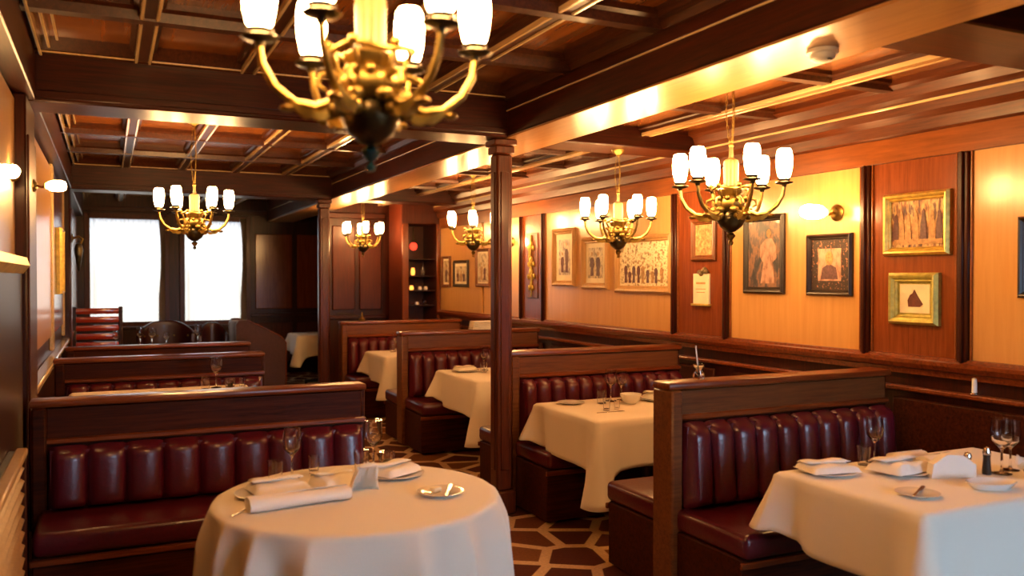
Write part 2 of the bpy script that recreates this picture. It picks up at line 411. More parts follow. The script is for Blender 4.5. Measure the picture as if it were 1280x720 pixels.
# front wall (behind the photographer) with a wide window
FX0, FX1, FZ0, FZ1 = 2.0, 3.95, .6, 2.35
wf = MB().box(XL, FX0, YF-.15, YF, 0, CZ).box(FX1, XR, YF-.15, YF, 0, CZ).box(FX0, FX1, YF-.15, YF, 0, FZ0).box(FX0, FX1, YF-.15, YF, FZ1, CZ)
struct(wf.obj('wall_front', 'mahogany'))
f = MB()
for x in (FX0, (FX0+FX1)/2, FX1): f.box(x-.035, x+.035, YF-.09, YF+.03, FZ0, FZ1, .006)
for z in (FZ0, FZ1): f.box(FX0, FX1, YF-.09, YF+.03, z-.035, z+.035, .006)
w = struct(f.obj('window_3', 'mahogany'))
MB().box(FX0, FX1, YF-.05, YF-.04, FZ0, FZ1).obj('pane', 'pane', w)

# columns
def column(x, y, label):
    r = thing('wooden_column', (x, y, 0), label, 'column', 'square columns under the main beam')
    w = .058
    MB().box(-w, w, -w, w, .16, SOF-.10, .012).obj('shaft', 'columnwood', r)
    MB().box(-w*.55, w*.55, -w-.008, w+.008, .3, SOF-.22, .005).box(-w-.008, w+.008, -w*.55, w*.55, .3, SOF-.22, .005).obj('raised_fillet', 'columnwood', r)
    MB().box(-w-.02, w+.02, -w-.02, w+.02, .001, .16, .01).obj('base', 'columnwood', r)
    MB().box(-w-.012, w+.012, -w-.012, w+.012, SOF-.10, SOF-.045, .008).box(-w-.026, w+.026, -w-.026, w+.026, SOF-.045, SOF-.001, .008).obj('capital', 'columnwood', r)
column(2.415, 5.28, 'dark wood square column standing nearest, between two booth ends')
column(2.34, 10.24, 'dark wood square column farther off, left of the small chandelier')
def pilaster(y0, y1, d, label):
    r = thing('wall_pilaster', (XL, (y0+y1)/2, 0), label, 'pilaster', 'dark pilasters on the left wall')
    h = (y1-y0)/2
    MB().box(.001, d, -h, h, .001, SOF-.001, .008).obj('shaft', 'mahogany', r)
    MB().box(d-.002, d+.01, -h+.04, h-.04, .3, SOF-.2, .004).obj('raised_panel', 'darkpanel', r)
pilaster(4.95, 5.50, .07, 'dark wood pilaster on the left wall carrying the lit wall lamp')
pilaster(10.05, 10.45, .08, 'dark wood pilaster near the far windows with a brass bracket')

# ------------------------------------------------------------------ booths
def channel_cushion(x0, x1, yb, dr, z0, z1, n, th=.09):
    g = MB(); per = 10; nx = n*per; nz = 14
    rows = []
    for k in range(nz+1):
        v = k/nz
        e = min(1, math.sin(min(v, .12)/.12*PI/2)+.0) if v < .12 else (math.sin((1-v)/.14*PI/2) if v > .86 else 1)
        e = max(0, e)
        row = []
        for i in range(nx+1):
            t = i/per; s = abs(math.sin(PI*t))**.34
            ends = min(1, min(i, nx-i)/2.)
            lean = .035*(1-v)
            y = yb+dr*((th*(.42+.58*s))*(.15+.85*e**.6)*ends+lean)
            z = z0+(z1-z0)*v+(-.012*(1-s) if v > .9 else 0)
            row.append((x0+(x1-x0)*i/nx, y, z))
        rows.append(row)
    g.grid(rows)
    # back sheet
    g.box(x0+.01, x1-.01, min(yb, yb+dr*.045), max(yb, yb+dr*.045), z0, z1-.02)
    return g
def booth(x0, x1, y, zr, label, group, n=9, front=True, rear=True, capw=.075, woodh=.17, seat_d=.52, front_m='leather', bm='board'):
    cx = (x0+x1)/2
    r = thing('booth_bench', (cx, y, 0), label, 'booth', group)
    a, b = x0-cx, x1-cx
    # core and top board
    MB().box(a+.05, b, -.035, .035, .02, zr-.03, .004).obj('back_panel', 'boothwood', r)
    MB().box(a+.06, b-.02, -.05, .05, zr-woodh, zr-.035, .008).obj('top_board', bm, r)
    MB().box(a-.01, b, -capw, capw, zr-.035, zr, .010, seg=2).obj('cap_rail', 'rail', r)
    MB().box(a+.05, b, -.062, .062, zr-woodh-.02, zr-woodh+.012, .008).obj('lower_moulding', 'rail', r)
    MB().box(a, a+.065, -.085, .085, .02, zr-.036, .010).obj('end_post', bm, r)
    for on, d in ((front, -1), (rear, 1)):
        if not on: continue
        channel_cushion(a+.07, b-.02, d*.05, d, .47, zr-woodh-.025, n).obj('back_cushion', front_m, r, ang=80)
        ys, ye = d*.06, d*(.06+seat_d)
        MB().box(a+.03, b-.01, min(ys, ye), max(ys, ye), .36, .47, .03, seg=3).obj('seat_cushion', front_m, r)
        MB().box(a+.03, b-.01, min(ys, ye-d*.03), max(ys, ye-d*.03), .02, .36, .006).obj('seat_base', 'boothwood', r)
        MB().box(a+.02, b-.01, min(ye-d*.012, ye-d*.03), max(ye-d*.012, ye-d*.03), .32, .35, .004).obj('seat_trim', 'rail', r)
        # side cheek at the aisle
    return r
GR = 'red leather booths along the right wall'
GL = 'red leather booths along the left wall'
booth(2.47, 3.97, 3.49, 1.085, 'large red leather booth behind the nearest rectangular table, right', GR, 10)
booth(2.52, 3.97, 5.42, 1.085, 'red leather booth beside the nearest column, facing the middle table', GR, 12)
booth(2.50, 3.97, 7.80, 1.085, 'red leather booth third along the right wall, left of the nearest column', GR, 11)
booth(2.46, 3.97, 9.92, 1.085, 'red leather booth farthest along the right wall, beside the far column', GR, 12, rear=False)
booth(-.34, 1.32, 4.79, 1.0, 'wide red leather booth directly behind the round table', GL, 9, woodh=.20, seat_d=.46, bm='boothwood')
booth(-.36, 1.15, 7.2, .995, 'dark booth second along the left wall, behind a white tabletop', GL, 9, woodh=.165, bm='boothwood')
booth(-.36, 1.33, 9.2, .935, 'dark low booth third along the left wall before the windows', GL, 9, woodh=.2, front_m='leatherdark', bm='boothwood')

# ------------------------------------------------------------------ tables and cloths
def rect_cloth(x0, x1, y0, y1, z, drop, cdrop, name_label, group, seed=0, ripple=.0032, far=.235):
    rnd = random.Random(seed)
    cx, cy = (x0+x1)/2, (y0+y1)/2; hx, hy = (x1-x0)/2, (y1-y0)/2; R = .014
    per = []   # (px,py,nx,ny,cornerness)
    def side(p, q, nrm, n=26):
        for i in range(n):
            t = i/n; per.append((p[0]+(q[0]-p[0])*t, p[1]+(q[1]-p[1])*t, nrm[0], nrm[1], min(t, 1-t)*math.dist(p, q)))
    def corner(c, a0, n=10):
        for i in range(n):
            a = a0+PI/2*i/n; per.append((c[0]+R*math.cos(a), c[1]+R*math.sin(a), math.cos(a), math.sin(a), 0))
    side((-hx+R, -hy), (hx-R, -hy), (0, -1)); corner((hx-R, -hy+R), -PI/2)
    side((hx, -hy+R), (hx, hy-R), (1, 0)); corner((hx-R, hy-R), 0)
    side((hx-R, hy), (-hx+R, hy), (0, 1)); corner((-hx+R, hy-R), PI/2)
    side((-hx, hy-R), (-hx, -hy+R), (-1, 0)); corner((-hx+R, -hy+R), PI)
    rows = []; n = len(per); K = 12
    ph = rnd.random()*6
    # top grid by shrinking loops
    for f in (.02, .35, .7, .93):
        rows.append([(px*f, py*f, z+.0015*noise.noise(Vector((px*f*5, py*f*5, seed)))) for px, py, *_ in per])
    rows.append([(px-nx*.006, py-ny*.006, z) for px, py, nx, ny, c in per])
    for k in range(1, K+1):
        v = k/K; row = []
        for i, (px, py, nx, ny, c) in enumerate(per):
            w = math.exp(-(c/.06)**1.6)             # near a corner
            dp = (drop+(cdrop-drop)*math.exp(-(c/.07)**1.3))*v
            fb = min(1, max(0, (py-(hy-.22))/.16)); dp = dp*(1-fb)+min(dp, far*v)*fb
            dp = dp if k > 1 else min(dp, .012)
            out = .005+.012*v+w*.095*v**1.1*(1 if c == 0 else .75)
            # pinched fold either side of the corner
            out -= .028*v*math.exp(-((c-.12)/.035)**2)*(c > 0)
            out += ripple*v*math.sin(i*.55+ph)+ripple*.8*v*math.sin(i*.23+ph*2)
            row.append((px+nx*out, py+ny*out, z-dp+.004*math.sin(i*.4+ph)*v))
        rows.append(row)
    g = MB(); V = g.grid(rows, True); g.bm.faces.new(V[0][::-1])
    o = g.obj('tablecloth', 'linen', None, (cx, cy, 0), ang=100)
    so = o.modifiers.new('thick', 'SOLIDIFY'); so.thickness = .003; so.offset = 1
    return tag(o, name_label, 'tablecloth', group)
def dining_table(x0, x1, y0, y1, z, label, group):
    cx, cy = (x0+x1)/2, (y0+y1)/2
    r = thing('dining_table', (cx, cy, 0), label, 'table', group)
    hx, hy = (x1-x0)/2-.012, (y1-y0)/2-.012
    MB().box(-hx, hx, -hy, hy, z-.04, z-.004, .006).obj('tabletop', 'mahogany', r)
    MB().lathe([(0, .06), (.06, .06), (.045, .12), (.04, z-.08), (.09, z-.041), (0, z-.041)], seg=16).obj('pedestal', 'black', r)
    MB().box(-.28, .28, -.03, .03, .02, .065, .01).box(-.03, .03, -.24, .24, .02, .065, .01).lathe([(0, .001), (.02, .001), (.02, .03), (0, .03)], (.26, 0, 0), 8).lathe([(0, .001), (.02, .001), (.02, .03), (0, .03)], (-.26, 0, 0), 8).obj('foot', 'black', r)
    return r
GT = 'rectangular dining tables in the booths'; GC = 'white cloths on the rectangular tables'
TB = [
 (2.63, 3.90, 2.12, 2.87, .75, .30, .40, 'large near booth table at the right edge'),
 (2.60, 3.88, 4.32, 5.14, .75, .29, .50, 'booth table behind the large booth bench'),
 (2.72, 3.88, 6.40, 7.36, .75, .30, .52, 'booth table just left of the nearest column'),
 (2.68, 3.88, 8.80, 9.60, .75, .30, .45, 'booth table of the farthest right hand booth'),
 (2.50, 3.40, 12.6, 13.3, .75, .30, .45, 'far table seen beside the farther column'),
 (-.24, .95, 6.02, 6.80, .78, .25, .30, 'table behind the wide booth back'),
 (-.24, 1.1, 10.4, 11.2, .78, .25, .30, 'far table in front of the windows'),
]
CL = ['large white tablecloth on the nearest rectangular table, bluish front face', 'white tablecloth with hanging corner on table behind the large booth', 'white tablecloth on the table left of the nearest column',
      'white tablecloth on the table of the farthest right booth', 'white tablecloth on the far table by the farther column', 'white tablecloth edge showing behind the wide left booth', 'white tablecloth on the table before the far windows']
for i, t in enumerate(TB):
    dining_table(*t[:5], 'clothed '+t[7], GT)
    rect_cloth(*t[:5], t[5], t[6], CL[i], GC, i+1)
# round table
RC = (.88, 3.27); RR = .54
r = thing('round_table', (*RC, 0), 'round pedestal table hidden under a long cream cloth', 'table')
MB().lathe([(0, .71), (RR-.03, .71), (RR-.012, .72), (RR-.012, .74), (RR-.03, .745), (0, .745)], seg=48).obj('tabletop', 'mahogany', r)
MB().lathe([(0, .05), (.07, .05), (.05, .1), (.045, .6), (.12, .709), (0, .709)], seg=20).obj('pedestal', 'black', r)
MB().lathe([(0, .001), (.25, .001), (.25, .02), (.07, .06), (0, .06)], seg=28).obj('foot', 'black', r)
rows = []; n = 300
for f in (.03, .4, .75, .95): rows.append([(RR*f*math.cos(2*PI*i/n), RR*f*math.sin(2*PI*i/n), .75+.0012*noise.noise(Vector((i*.1, f*7, 0)))) for i in range(n)])
rows.append([((RR-.004)*math.cos(2*PI*i/n), (RR-.004)*math.sin(2*PI*i/n), .7495) for i in range(n)])
for k in range(1, 21):
    v = (k/20)**1.6; row = []
    for i in range(n):
        a = 2*PI*i/n
        ph_ = 7.5*a+.6+.8*math.sin(2*a)+.45*math.sin(5*a); fold = (1-abs(math.cos(ph_))**.9)*(.8+.2*math.sin(3*a+1))
        rad = RR+.003+.02*v+fold*(.060*min(1, v/.17)**.8+.07*v)
        z = .75-(.006 if k == 1 else .69*v)
        row.append((rad*math.cos(a), rad*math.sin(a), z))
    rows.append(row)
g = MB(); V = g.grid(rows, True); g.bm.faces.new(V[0][::-1])
o = g.obj('tablecloth', 'linen', None, (*RC, 0), ang=100)
so = o.modifiers.new('thick', 'SOLIDIFY'); so.thickness = .003; so.offset = 1
tag(o, 'floor length cream cloth falling in folds from the round table', 'tablecloth')

# ------------------------------------------------------------------ tableware
TOP = .7535
ME = {}
ME['wine'] = MB().lathe([(0, .001), (.034, .001), (.034, .003), (.008, .008), (.004, .02), (.004, .085), (.012, .095), (.032, .118), (.038, .145), (.034, .20), (.0325, .20), (.036, .145), (.030, .12), (.010, .099), (0, .097)], seg=20).mesh('wine_glass', 'glass')
ME['tumbler'] = MB().lathe([(0, .001), (.028, .001), (.034, .095), (.0325, .095), (.0265, .006), (0, .006)], seg=20).mesh('tumbler', 'glass')
ME['shot'] = MB().lathe([(0, .001), (.020, .001), (.024, .075), (.0225, .075), (.0185, .012), (0, .012)], seg=16).mesh('small_glass', 'glass')
ME['plate'] = MB().lathe([(0, .003), (.045, .001), (.055, .001), (.06, .005), (.09, .013), (.092, .015), (.088, .0155), (.06, .009), (0, .007)], seg=32).mesh('side_plate', 'china')
ME['bigplate'] = MB().lathe([(0, .003), (.065, .001), (.075, .001), (.085, .006), (.125, .015), (.127, .017), (.122, .0175), (.083, .010), (0, .008)], seg=36).mesh('dinner_plate', 'china')
ME['bowl'] = MB().lathe([(0, .002), (.03, .001), (.05, .02), (.062, .05), (.064, .058), (.060, .058), (.046, .024), (0, .008)], seg=24).mesh('bowl', 'china')

def put(kind, name, x, y, label, cat, z=TOP, s=1, rz=0, group=None):
    o = link(name, ME[kind], None, (x, y, z), (0, 0, rz)); o.scale = (s, s, s)
    return tag(o, label, cat, group)
def napkin_flat(x, y, w, d, h, rz, label, z=TOP, group=None, seed=1, fold=True):
    rows = []; nx, ny = 18, 12
    for j in range(ny+1):
        row = []
        for i in range(nx+1):
            u, v = i/nx*2-1, j/ny*2-1
            e = (1-abs(u)**6)*(1-abs(v)**6)
            zz = h*(e**.4)*(.75+.35*noise.noise(Vector((u*1.6+seed, v*1.6, seed*3.1))))
            row.append((u*w/2*(1+.05*noise.noise(Vector((v*2, seed, 0)))), v*d/2*(1+.06*noise.noise(Vector((u*2, seed, 5)))), max(.001, zz)))
        rows.append(row)
    g = MB(); g.grid(rows)
    g.box(-w/2*.93, w/2*.93, -d/2*.92, d/2*.92, .0005, .002)
    o = g.obj('folded_napkin', 'napkin', None, (x, y, z), (0, 0, rz), ang=60)
    if fold:
        g = MB(); g.grid([[(-w/2*.9+w*.9*i/10, -d/2*.2+.004*math.sin(i*1.3), h*.95+.002), (-w/2*.9+w*.9*i/10, d*.33, h*.98+.003*math.sin(i)), (-w/2*.9+w*.9*i/10, d*.42, h*.7)] for i in range(11)])
        q = g.obj('top_fold', 'napkin', o, ang=60); so = q.modifiers.new('s', 'SOLIDIFY'); so.thickness = .003
    return tag(o, label, 'napkin', group)
def napkin_roll(x, y, ln, r_, rz, label, z=TOP, group=None):
    rows = []
    for i in range(21):
        t = i/20; rr = r_*(1+.10*math.sin(t*5+1))
        row = []
        for k in range(16):
            a = 2*PI*k/16; q = rr*(1+.05*noise.noise(Vector((t*4, math.cos(a), math.sin(a)))))
            row.append((-ln/2+ln*t, q*1.35*math.cos(a), max(.001, r_*.82+q*.8*math.sin(a))))
        rows.append(row)
    g = MB(); V = g.grid(rows, True); g.bm.faces.new(V[0]); g.bm.faces.new(V[-1][::-1])
    o = g.obj('rolled_napkin', 'napkin', None, (x, y, z), (0, 0, rz), ang=60)
    g = MB(); g.grid([[(-ln/2+ln*i/12, r_*1.30*math.cos(.5+j*.25), r_*.86+r_*.90*math.sin(.5+j*.25)) for i in range(13)] for j in range(4)])
    q = g.obj('loose_flap', 'napkin', o, ang=60); so = q.modifiers.new('s', 'SOLIDIFY'); so.thickness = .003
    return tag(o, label, 'napkin', group)
def napkin_fan(x, y, rz, label, h=.115, w=.13, z=TOP):
    rows = []; n = 26
    for k in range(8):
        v = k/7; row = []
        for i in range(n+1):
            t = i/n*2-1; zig = 1 if i % 2 else -1
            ww = w/2*(1.0-.35*v); row.append((t*ww+.012*v*math.sin(i*1.7), zig*.011*(1-.3*v)+.05*(1-t*t)*(1-v)-.03*v*v, h*v*(1-.18*t*t+.06*math.sin(i*2.3))+.001))
        rows.append(row)
    g = MB(); g.grid(rows)
    o = g.obj('fan_napkin', 'napkin', None, (x, y, z), (0, 0, rz), ang=25); so = o.modifiers.new('s', 'SOLIDIFY'); so.thickness = .003
    g = MB().box(-w*.30, w*.34, -.045, -.005, h*.86, h*.99, .008).obj('top_fold', 'napkin', o)
    return tag(o, label, 'napkin')
def knife(x, y, rz, label, z=TOP, kind='knife'):
    g = MB()
    if kind == 'knife':
        g.box(-.10, 0, -.006, .006, .001, .005, .002).prism([(0, -.008), (.08, -.009), (.10, 0), (.09, .008), (0, .006)], 'Z', .0015, .003)
    else:
        g.box(-.10, .04, -.003, .003, .001, .004, .001)
        g.prism([(.04, -.004), (.06, -.011), (.065, -.011), (.065, .011), (.06, .011), (.04, .004)], 'Z', .002, .004)
        for q in (-.009, -.003, .003, .009): g.box(.064, .10, q-.0015, q+.0015, .002, .004)
    return tag(g.obj('table_knife' if kind == 'knife' else 'dinner_fork', 'steel', None, (x, y, z), (0, 0, rz)), label, 'cutlery')
M['steel'] = plain('polished steel', (.75, .72, .68), .2, metal=1)

def shaker(x, y, label, m='glass', z=TOP, h=.09):
    r = thing('condiment_shaker', (x, y, z), label, 'shaker')
    MB().lathe([(0, .001), (.017, .001), (.019, .01), (.014, h*.6), (.016, h*.72), (0, h*.72)], seg=14).obj('body', m, r)
    MB().lathe([(.0165, h*.72), (.017, h*.8), (.012, h*.95), (0, h)], seg=14).obj('cap', 'steel', r)
def bread_basket(x, y, rz, label, z=TOP):
    r = thing('bread_basket', (x, y, z), label, 'basket', rz=rz)
    MB().lathe([(0, .002), (.06, .002), (.085, .06), (.082, .06), (.058, .008), (0, .008)], seg=28, flute=.02, fn=14).obj('bowl', 'brownframe', r)
    rows = []
    for k in range(6):
        v = k/5
        rows.append([((.03+.075*v)*math.cos(a)*(1+.12*math.sin(4*a)), (.03+.075*v)*math.sin(a), .02+.055*v+.018*math.sin(5*a)*v) for a in [2*PI*i/40 for i in range(40)]])
    g = MB(); V = g.grid(rows, True); g.bm.faces.new(V[0]); o = g.obj('cloth_liner', 'napkin', r, ang=60)
    o.modifiers.new('s', 'SOLIDIFY').thickness = .003
    MB().ball((0, 0, .055), .045, 1.1, 1, .6).obj('bread_roll', 'tanframe', r)
def votive(x, y, label, z=TOP):
    r = thing('votive_holder', (x, y, z), label, 'candle holder')
    MB().lathe([(0, .001), (.03, .001), (.038, .03), (.034, .065), (.031, .065), (.034, .03), (.027, .006), (0, .006)], seg=24, flute=.05, fn=12).obj('cup', 'glass', r)
    MB().lathe([(0, .008), (.018, .008), (.018, .03), (0, .03)], seg=16).obj('candle', 'candle', r)

# round table
x0, y0 = RC
put('bigplate', 'dinner_plate', .56, 3.40, 'white dinner plate under napkins at left side of round table', 'plate')
napkin_roll(.64, 3.20, .38, .032, .10, 'long rolled cream napkin lying at the front of the round table')
napkin_flat(.60, 3.43, .22, .15, .038, .15, 'soft folded cream napkin on the left plate of the round table', z=TOP+.017, seed=2)
napkin_flat(.835, 3.47, .17, .16, .05, .3, 'folded cream napkin beside the standing fan napkin', seed=5)
napkin_fan(.91, 3.30, .25, 'pleated cream napkin standing like a fan at middle of round table')
put('bigplate', 'dinner_plate', 1.10, 3.50, 'white dinner plate at the back right of the round table', 'plate')
napkin_flat(1.10, 3.50, .20, .15, .04, .5, 'folded cream napkin on the plate at right of round table', z=TOP+.017, seed=8)
put('plate', 'side_plate', 1.17, 3.13, 'small bread plate holding butter on the round table', 'plate')
o = MB().box(-.02, .02, -.014, .014, 0, .018, .004).obj('butter_pat', 'butter', None, (1.155, 3.14, TOP+.009), (0, 0, .4)); tag(o, 'pale butter pat on the small bread plate', 'butter')
knife(1.20, 3.12, 1.1, 'steel butter knife lying across the small bread plate', TOP+.014)
put('wine', 'wine_glass', .70, 3.66, 'clear wine glass at back left of the round table', 'wine glass', s=1.05)
put('tumbler', 'water_tumbler', .62, 3.60, 'clear water tumbler left of the wine glass on round table', 'tumbler', s=.95)
put('shot', 'small_glass', .80, 3.70, 'small straight glass right of the wine glass, round table', 'glass')
put('wine', 'wine_glass', 1.06, 3.68, 'clear wine glass behind the fan napkin on the round table', 'wine glass', s=1.08)
put('tumbler', 'water_tumbler', .99, 3.62, 'water tumbler behind the fan napkin on the round table', 'tumbler')
votive(1.13, 3.70, 'cut glass votive holder right of the wine glass, round table')
knife(.45, 3.22, .9, 'steel fork at the left rim of the round table', kind='fork')

# nearest rectangular table
put('bigplate', 'dinner_plate', 2.81, 2.75, 'white plate at the aisle corner of the nearest rectangular table', 'plate', s=.95)
napkin_flat(2.81, 2.75, .23, .17, .035, -.2, 'folded napkin on the aisle corner plate of nearest rectangular table', z=TOP+.016, seed=11)
put('wine', 'wine_glass', 3.17, 2.82, 'clear wine glass against the booth leather, nearest rectangular table', 'wine glass', s=1.05)
put('tumbler', 'water_tumbler', 3.08, 2.80, 'water tumbler left of the wine glass, nearest rectangular table', 'tumbler', s=.9)
put('bigplate', 'dinner_plate', 3.10, 2.62, 'white plate mid table carrying a crumpled napkin', 'plate', s=.95)
napkin_flat(3.10, 2.62, .26, .18, .05, .1, 'crumpled cream napkin on the mid plate of nearest rectangular table', z=TOP+.016, seed=14)
napkin_roll(3.42, 2.68, .24, .026, .1, 'rolled cream napkin behind the tall cream menu block')
napkin_roll(3.36, 2.80, .20, .022, -.05, 'rolled white napkin near the booth side of nearest rectangular table')
put('plate', 'side_plate', 2.84, 2.32, 'small plate near the front corner of nearest rectangular table', 'plate', s=.9)
knife(2.86, 2.33, .5, 'butter knife on the small front corner plate', TOP+.012)
g = MB().prism([(-.11, 0), (.09, 0), (.088, .055), (.03, .095), (-.04, .10), (-.10, .06)], 'Y', -.022, .022)
tag(g.obj('folded_card', 'napkin', None, (3.24, 2.47, TOP), (0, 0, -.35)), 'upright cream folded napkin block on the nearest rectangular table', 'napkin')
o = MB().lathe([(0, .001), (.06, .001), (.085, .028), (.082, .030), (.056, .008), (0, .006)], seg=32).obj('oval_dish', 'china', None, (3.20, 2.27, TOP), (0, 0, -.3)); o.scale = (1.25, .75, 1)
tag(o, 'oval white dish near the blue front edge of nearest rectangular table', 'dish')
shaker(3.37, 2.50, 'clear glass shaker beside the dark bottle, nearest rectangular table')
shaker(3.41, 2.44, 'dark slim pepper bottle in front of the wine goblets', 'black', h=.12)
put('wine', 'wine_glass', 3.48, 2.42, 'large clear goblet behind the dark pepper bottle', 'wine glass', s=1.2)
put('wine', 'wine_glass', 3.58, 2.45, 'second clear goblet toward the wall, nearest rectangular table', 'wine glass', s=1.1)
bread_basket(3.52, 2.26, .3, 'bread basket with cream liner at the right edge of table')
# middle table
put('wine', 'wine_glass', 3.10, 4.98, 'clear wine glass on the middle booth table, tallest there', 'wine glass', s=1.1)
put('wine', 'wine_glass', 3.20, 5.00, 'wine glass right of the tallest one on the middle booth table', 'wine glass')
put('tumbler', 'water_tumbler', 2.99, 4.92, 'water tumbler on the middle booth table left of the bowl', 'tumbler')
put('bowl', 'bowl', 3.17, 4.84, 'white bowl in front of glasses on the middle booth table', 'bowl', s=1.15)
put('plate', 'side_plate', 2.80, 5.00, 'flat white plate at the back left corner of middle booth table', 'plate')
put('shot', 'small_glass', 2.87, 4.66, 'small glass standing alone toward the front of middle table', 'glass')
put('shot', 'small_glass', 2.96, 4.68, 'small squat glass beside another on the middle table', 'glass', s=.8)
knife(2.85, 4.58, 0, 'steel fork lying in front of the small glasses, middle table', kind='fork')
put('bigplate', 'dinner_plate', 3.42, 4.88, 'white dinner plate partly hidden by the booth post, middle table', 'plate')
napkin_flat(3.42, 4.88, .19, .15, .05, .1, 'folded napkin on the plate beside the booth post, middle table', z=TOP+.017, seed=21)
napkin_flat(3.36, 4.64, .12, .10, .03, .1, 'small folded napkin at the near side of the middle table', seed=22)
# third table and fourth
put('wine', 'wine_glass', 3.10, 7.15, 'wine glass on the third table, left of the near column', 'wine glass', s=1.1)
put('wine', 'wine_glass', 3.16, 7.05, 'wine glass touching the near column outline on third table', 'wine glass')
put('tumbler', 'water_tumbler', 3.03, 7.0, 'water tumbler in front of wine glasses on third table', 'tumbler')
put('bigplate', 'dinner_plate', 2.90, 7.12, 'white dinner plate on the third booth table', 'plate')
napkin_flat(2.90, 7.12, .19, .14, .035, .1, 'folded napkin on the plate of the third booth table', z=TOP+.017, seed=31)
put('wine', 'wine_glass', 2.98, 9.42, 'wine glass on the farthest right booth table', 'wine glass', s=1.1)
put('tumbler', 'water_tumbler', 2.92, 9.35, 'water tumbler on the farthest right booth table', 'tumbler')
put('plate', 'side_plate', 2.80, 13.1, 'small plate on the table beside the farther column', 'plate')
# left tables
T2 = .7835
put('wine', 'wine_glass', .72, 6.65, 'wine glass on the table behind the wide left booth', 'wine glass', z=T2, s=1.15)
put('tumbler', 'water_tumbler', .64, 6.60, 'water tumbler left of wine glass behind the wide left booth', 'tumbler', z=T2)
votive(.82, 6.66, 'cut glass votive holder on the table behind the wide left booth', T2)
put('shot', 'small_glass', .90, 6.60, 'small glass at the end of the table behind wide booth', 'glass', z=T2)
for k, (x, y, s, l) in enumerate(((.08, 10.9, 1, 'nearest the left wall'), (.34, 11.0, 1.15, 'second from the left wall'), (.46, 10.8, 1.2, 'tallest one by the slatted bench'), (.62, 10.9, .9, 'before the tufted chair'), (.98, 11.0, 1.25, 'at the aisle end'))):
    put('wine', 'wine_glass', x, y, 'wine glass on the window table, '+l, 'wine glass', z=T2, s=s, group='wine glasses on the window table')
napkin_flat(.2, 10.6, .2, .14, .05, 0, 'folded white napkin on the window table near left wall', z=T2, seed=41)
napkin_flat(.82, 10.6, .2, .14, .05, 0, 'folded white napkin on the window table toward aisle', z=T2, seed=42)

# things standing on the booth rails and the wall ledge
r = thing('straw_glass', (2.70, 3.50, 1.086), 'small glass with tilted straw on the large booth rail', 'glass')
MB().lathe([(0, .001), (.028, .001), (.032, .02), (.022, .04), (.030, .075), (.028, .075), (.020, .04), (0, .01)], seg=16).obj('tumbler', 'glass', r)
MB().tube([(.0, 0, .02), (-.02, 0, .17)], .004, 6).obj('straw', 'white', r)
r = thing('pale_candle_holder', (4.045, 2.96, .991), 'pale slim candle on the wall ledge by the right edge', 'candle')
r.location = (XR-.035, 2.98, .9905)
MB().lathe([(0, .0), (.014, .0), (.012, .085), (0, .09)], seg=14).obj('candle', 'white', r)
MB().lathe([(.0142, 0), (.02, .002), (.02, .006), (.0142, .012)], seg=14).obj('saucer', 'steel', r)
r = thing('table_lamp', (2.72, 9.92, 1.086), 'small dark oil lamp on the farthest booth rail', 'lamp')
MB().lathe([(0, 0), (.035, 0), (.04, .02), (.02, .04), (.01, .06), (.008, .10), (0, .11)], seg=14).obj('body', 'brass', r)
MB().tube([(0, 0, .06), (-.10, 0, .075), (-.30, 0, .10)], .006, 6).obj('spout', 'bronze', r)
g = MB()
for k in range(5): g.box(-.15+.004*k, .15-.003*k, -.06, .06, .001+.017*k, .016+.017*k, .003)
tag(g.obj('menu_stack', 'paper', None, (3.38, 7.79, 1.086)), 'pale stack of menus on the third booth rail', 'menus')

# ------------------------------------------------------------------ chandeliers
def arm_mesh():
    g = MB(); pts = []; rr = []
    P = [(.045, .02), (.08, -.012), (.13, -.03), (.18, -.022), (.225, .015), (.252, .065), (.258, .105)]
    for i in range(len(P)-1):
        for t in (0, .5):
            pts.append((P[i][0]*(1-t)+P[i+1][0]*t, 0, P[i][1]*(1-t)+P[i+1][1]*t))
    pts.append((P[-1][0], 0, P[-1][1]))
    n = len(pts); rr = [.0135-.006*i/n for i in range(n)]
    g.tube(pts, rr, 8)
    g.tube([(.06, 0, .03), (.09, 0, .055), (.12, 0, .045), (.125, 0, .02), (.105, 0, .01)], [.008, .009, .008, .007, .005], 6)
    g.ball((.085, 0, -.035), .020); g.ball((.195, 0, -.035), .012, 1.6, 1, .8)
    return g.mesh('arm', 'brass')
def leaf_mesh():
    g = MB()
    for s in (-1, 1):
        rows = []
        for k in range(9):
            t = k/8; x = .09+.13*t; z = -.045-.018*math.sin(PI*t)+.06*t*t; w = .024*math.sin(PI*min(1, t*1.05+.05))
            rows.append([(x, 0, z), (x, s*w*.6, z-.006+.004*math.cos(k*2.2)), (x, s*w*(1+.25*math.sin(k*2.4)), z+.012)])
        g.grid(rows)
    return g.mesh('leaf', 'gilt')
def cup_mesh():
    return MB().lathe([(0, -.012), (.010, -.010), (.013, 0), (.038, .006), (.043, .012), (.040, .015), (.022, .012), (.026, .022), (.032, .030), (0, .030)], (0, 0, 0), 18, flute=.03, fn=6).mesh('drip_cup', 'bronze')
def shade_mesh():
    return MB().lathe([(0, .0), (.021, .0), (.030, .012), (.037, .045), (.040, .078), (.0395, .108), (.035, .136), (.028, .147), (0, .142)], seg=16).mesh('lamp_shade', 'shade')
def hub_mesh():
    g = MB().lathe([(.018, -.02), (.05, -.005), (.062, .02), (.055, .045), (.040, .06), (.048, .075), (.05, .09), (.03, .105), (.022, .115)], seg=24, flute=.05, fn=8)
    for k in range(8):
        a = 2*PI*k/8; g.ball((.066*math.cos(a), .066*math.sin(a), -.005), .016); g.ball((.052*math.cos(a+.4), .052*math.sin(a+.4), .05), .012)
    return g.mesh('collar', 'brass')
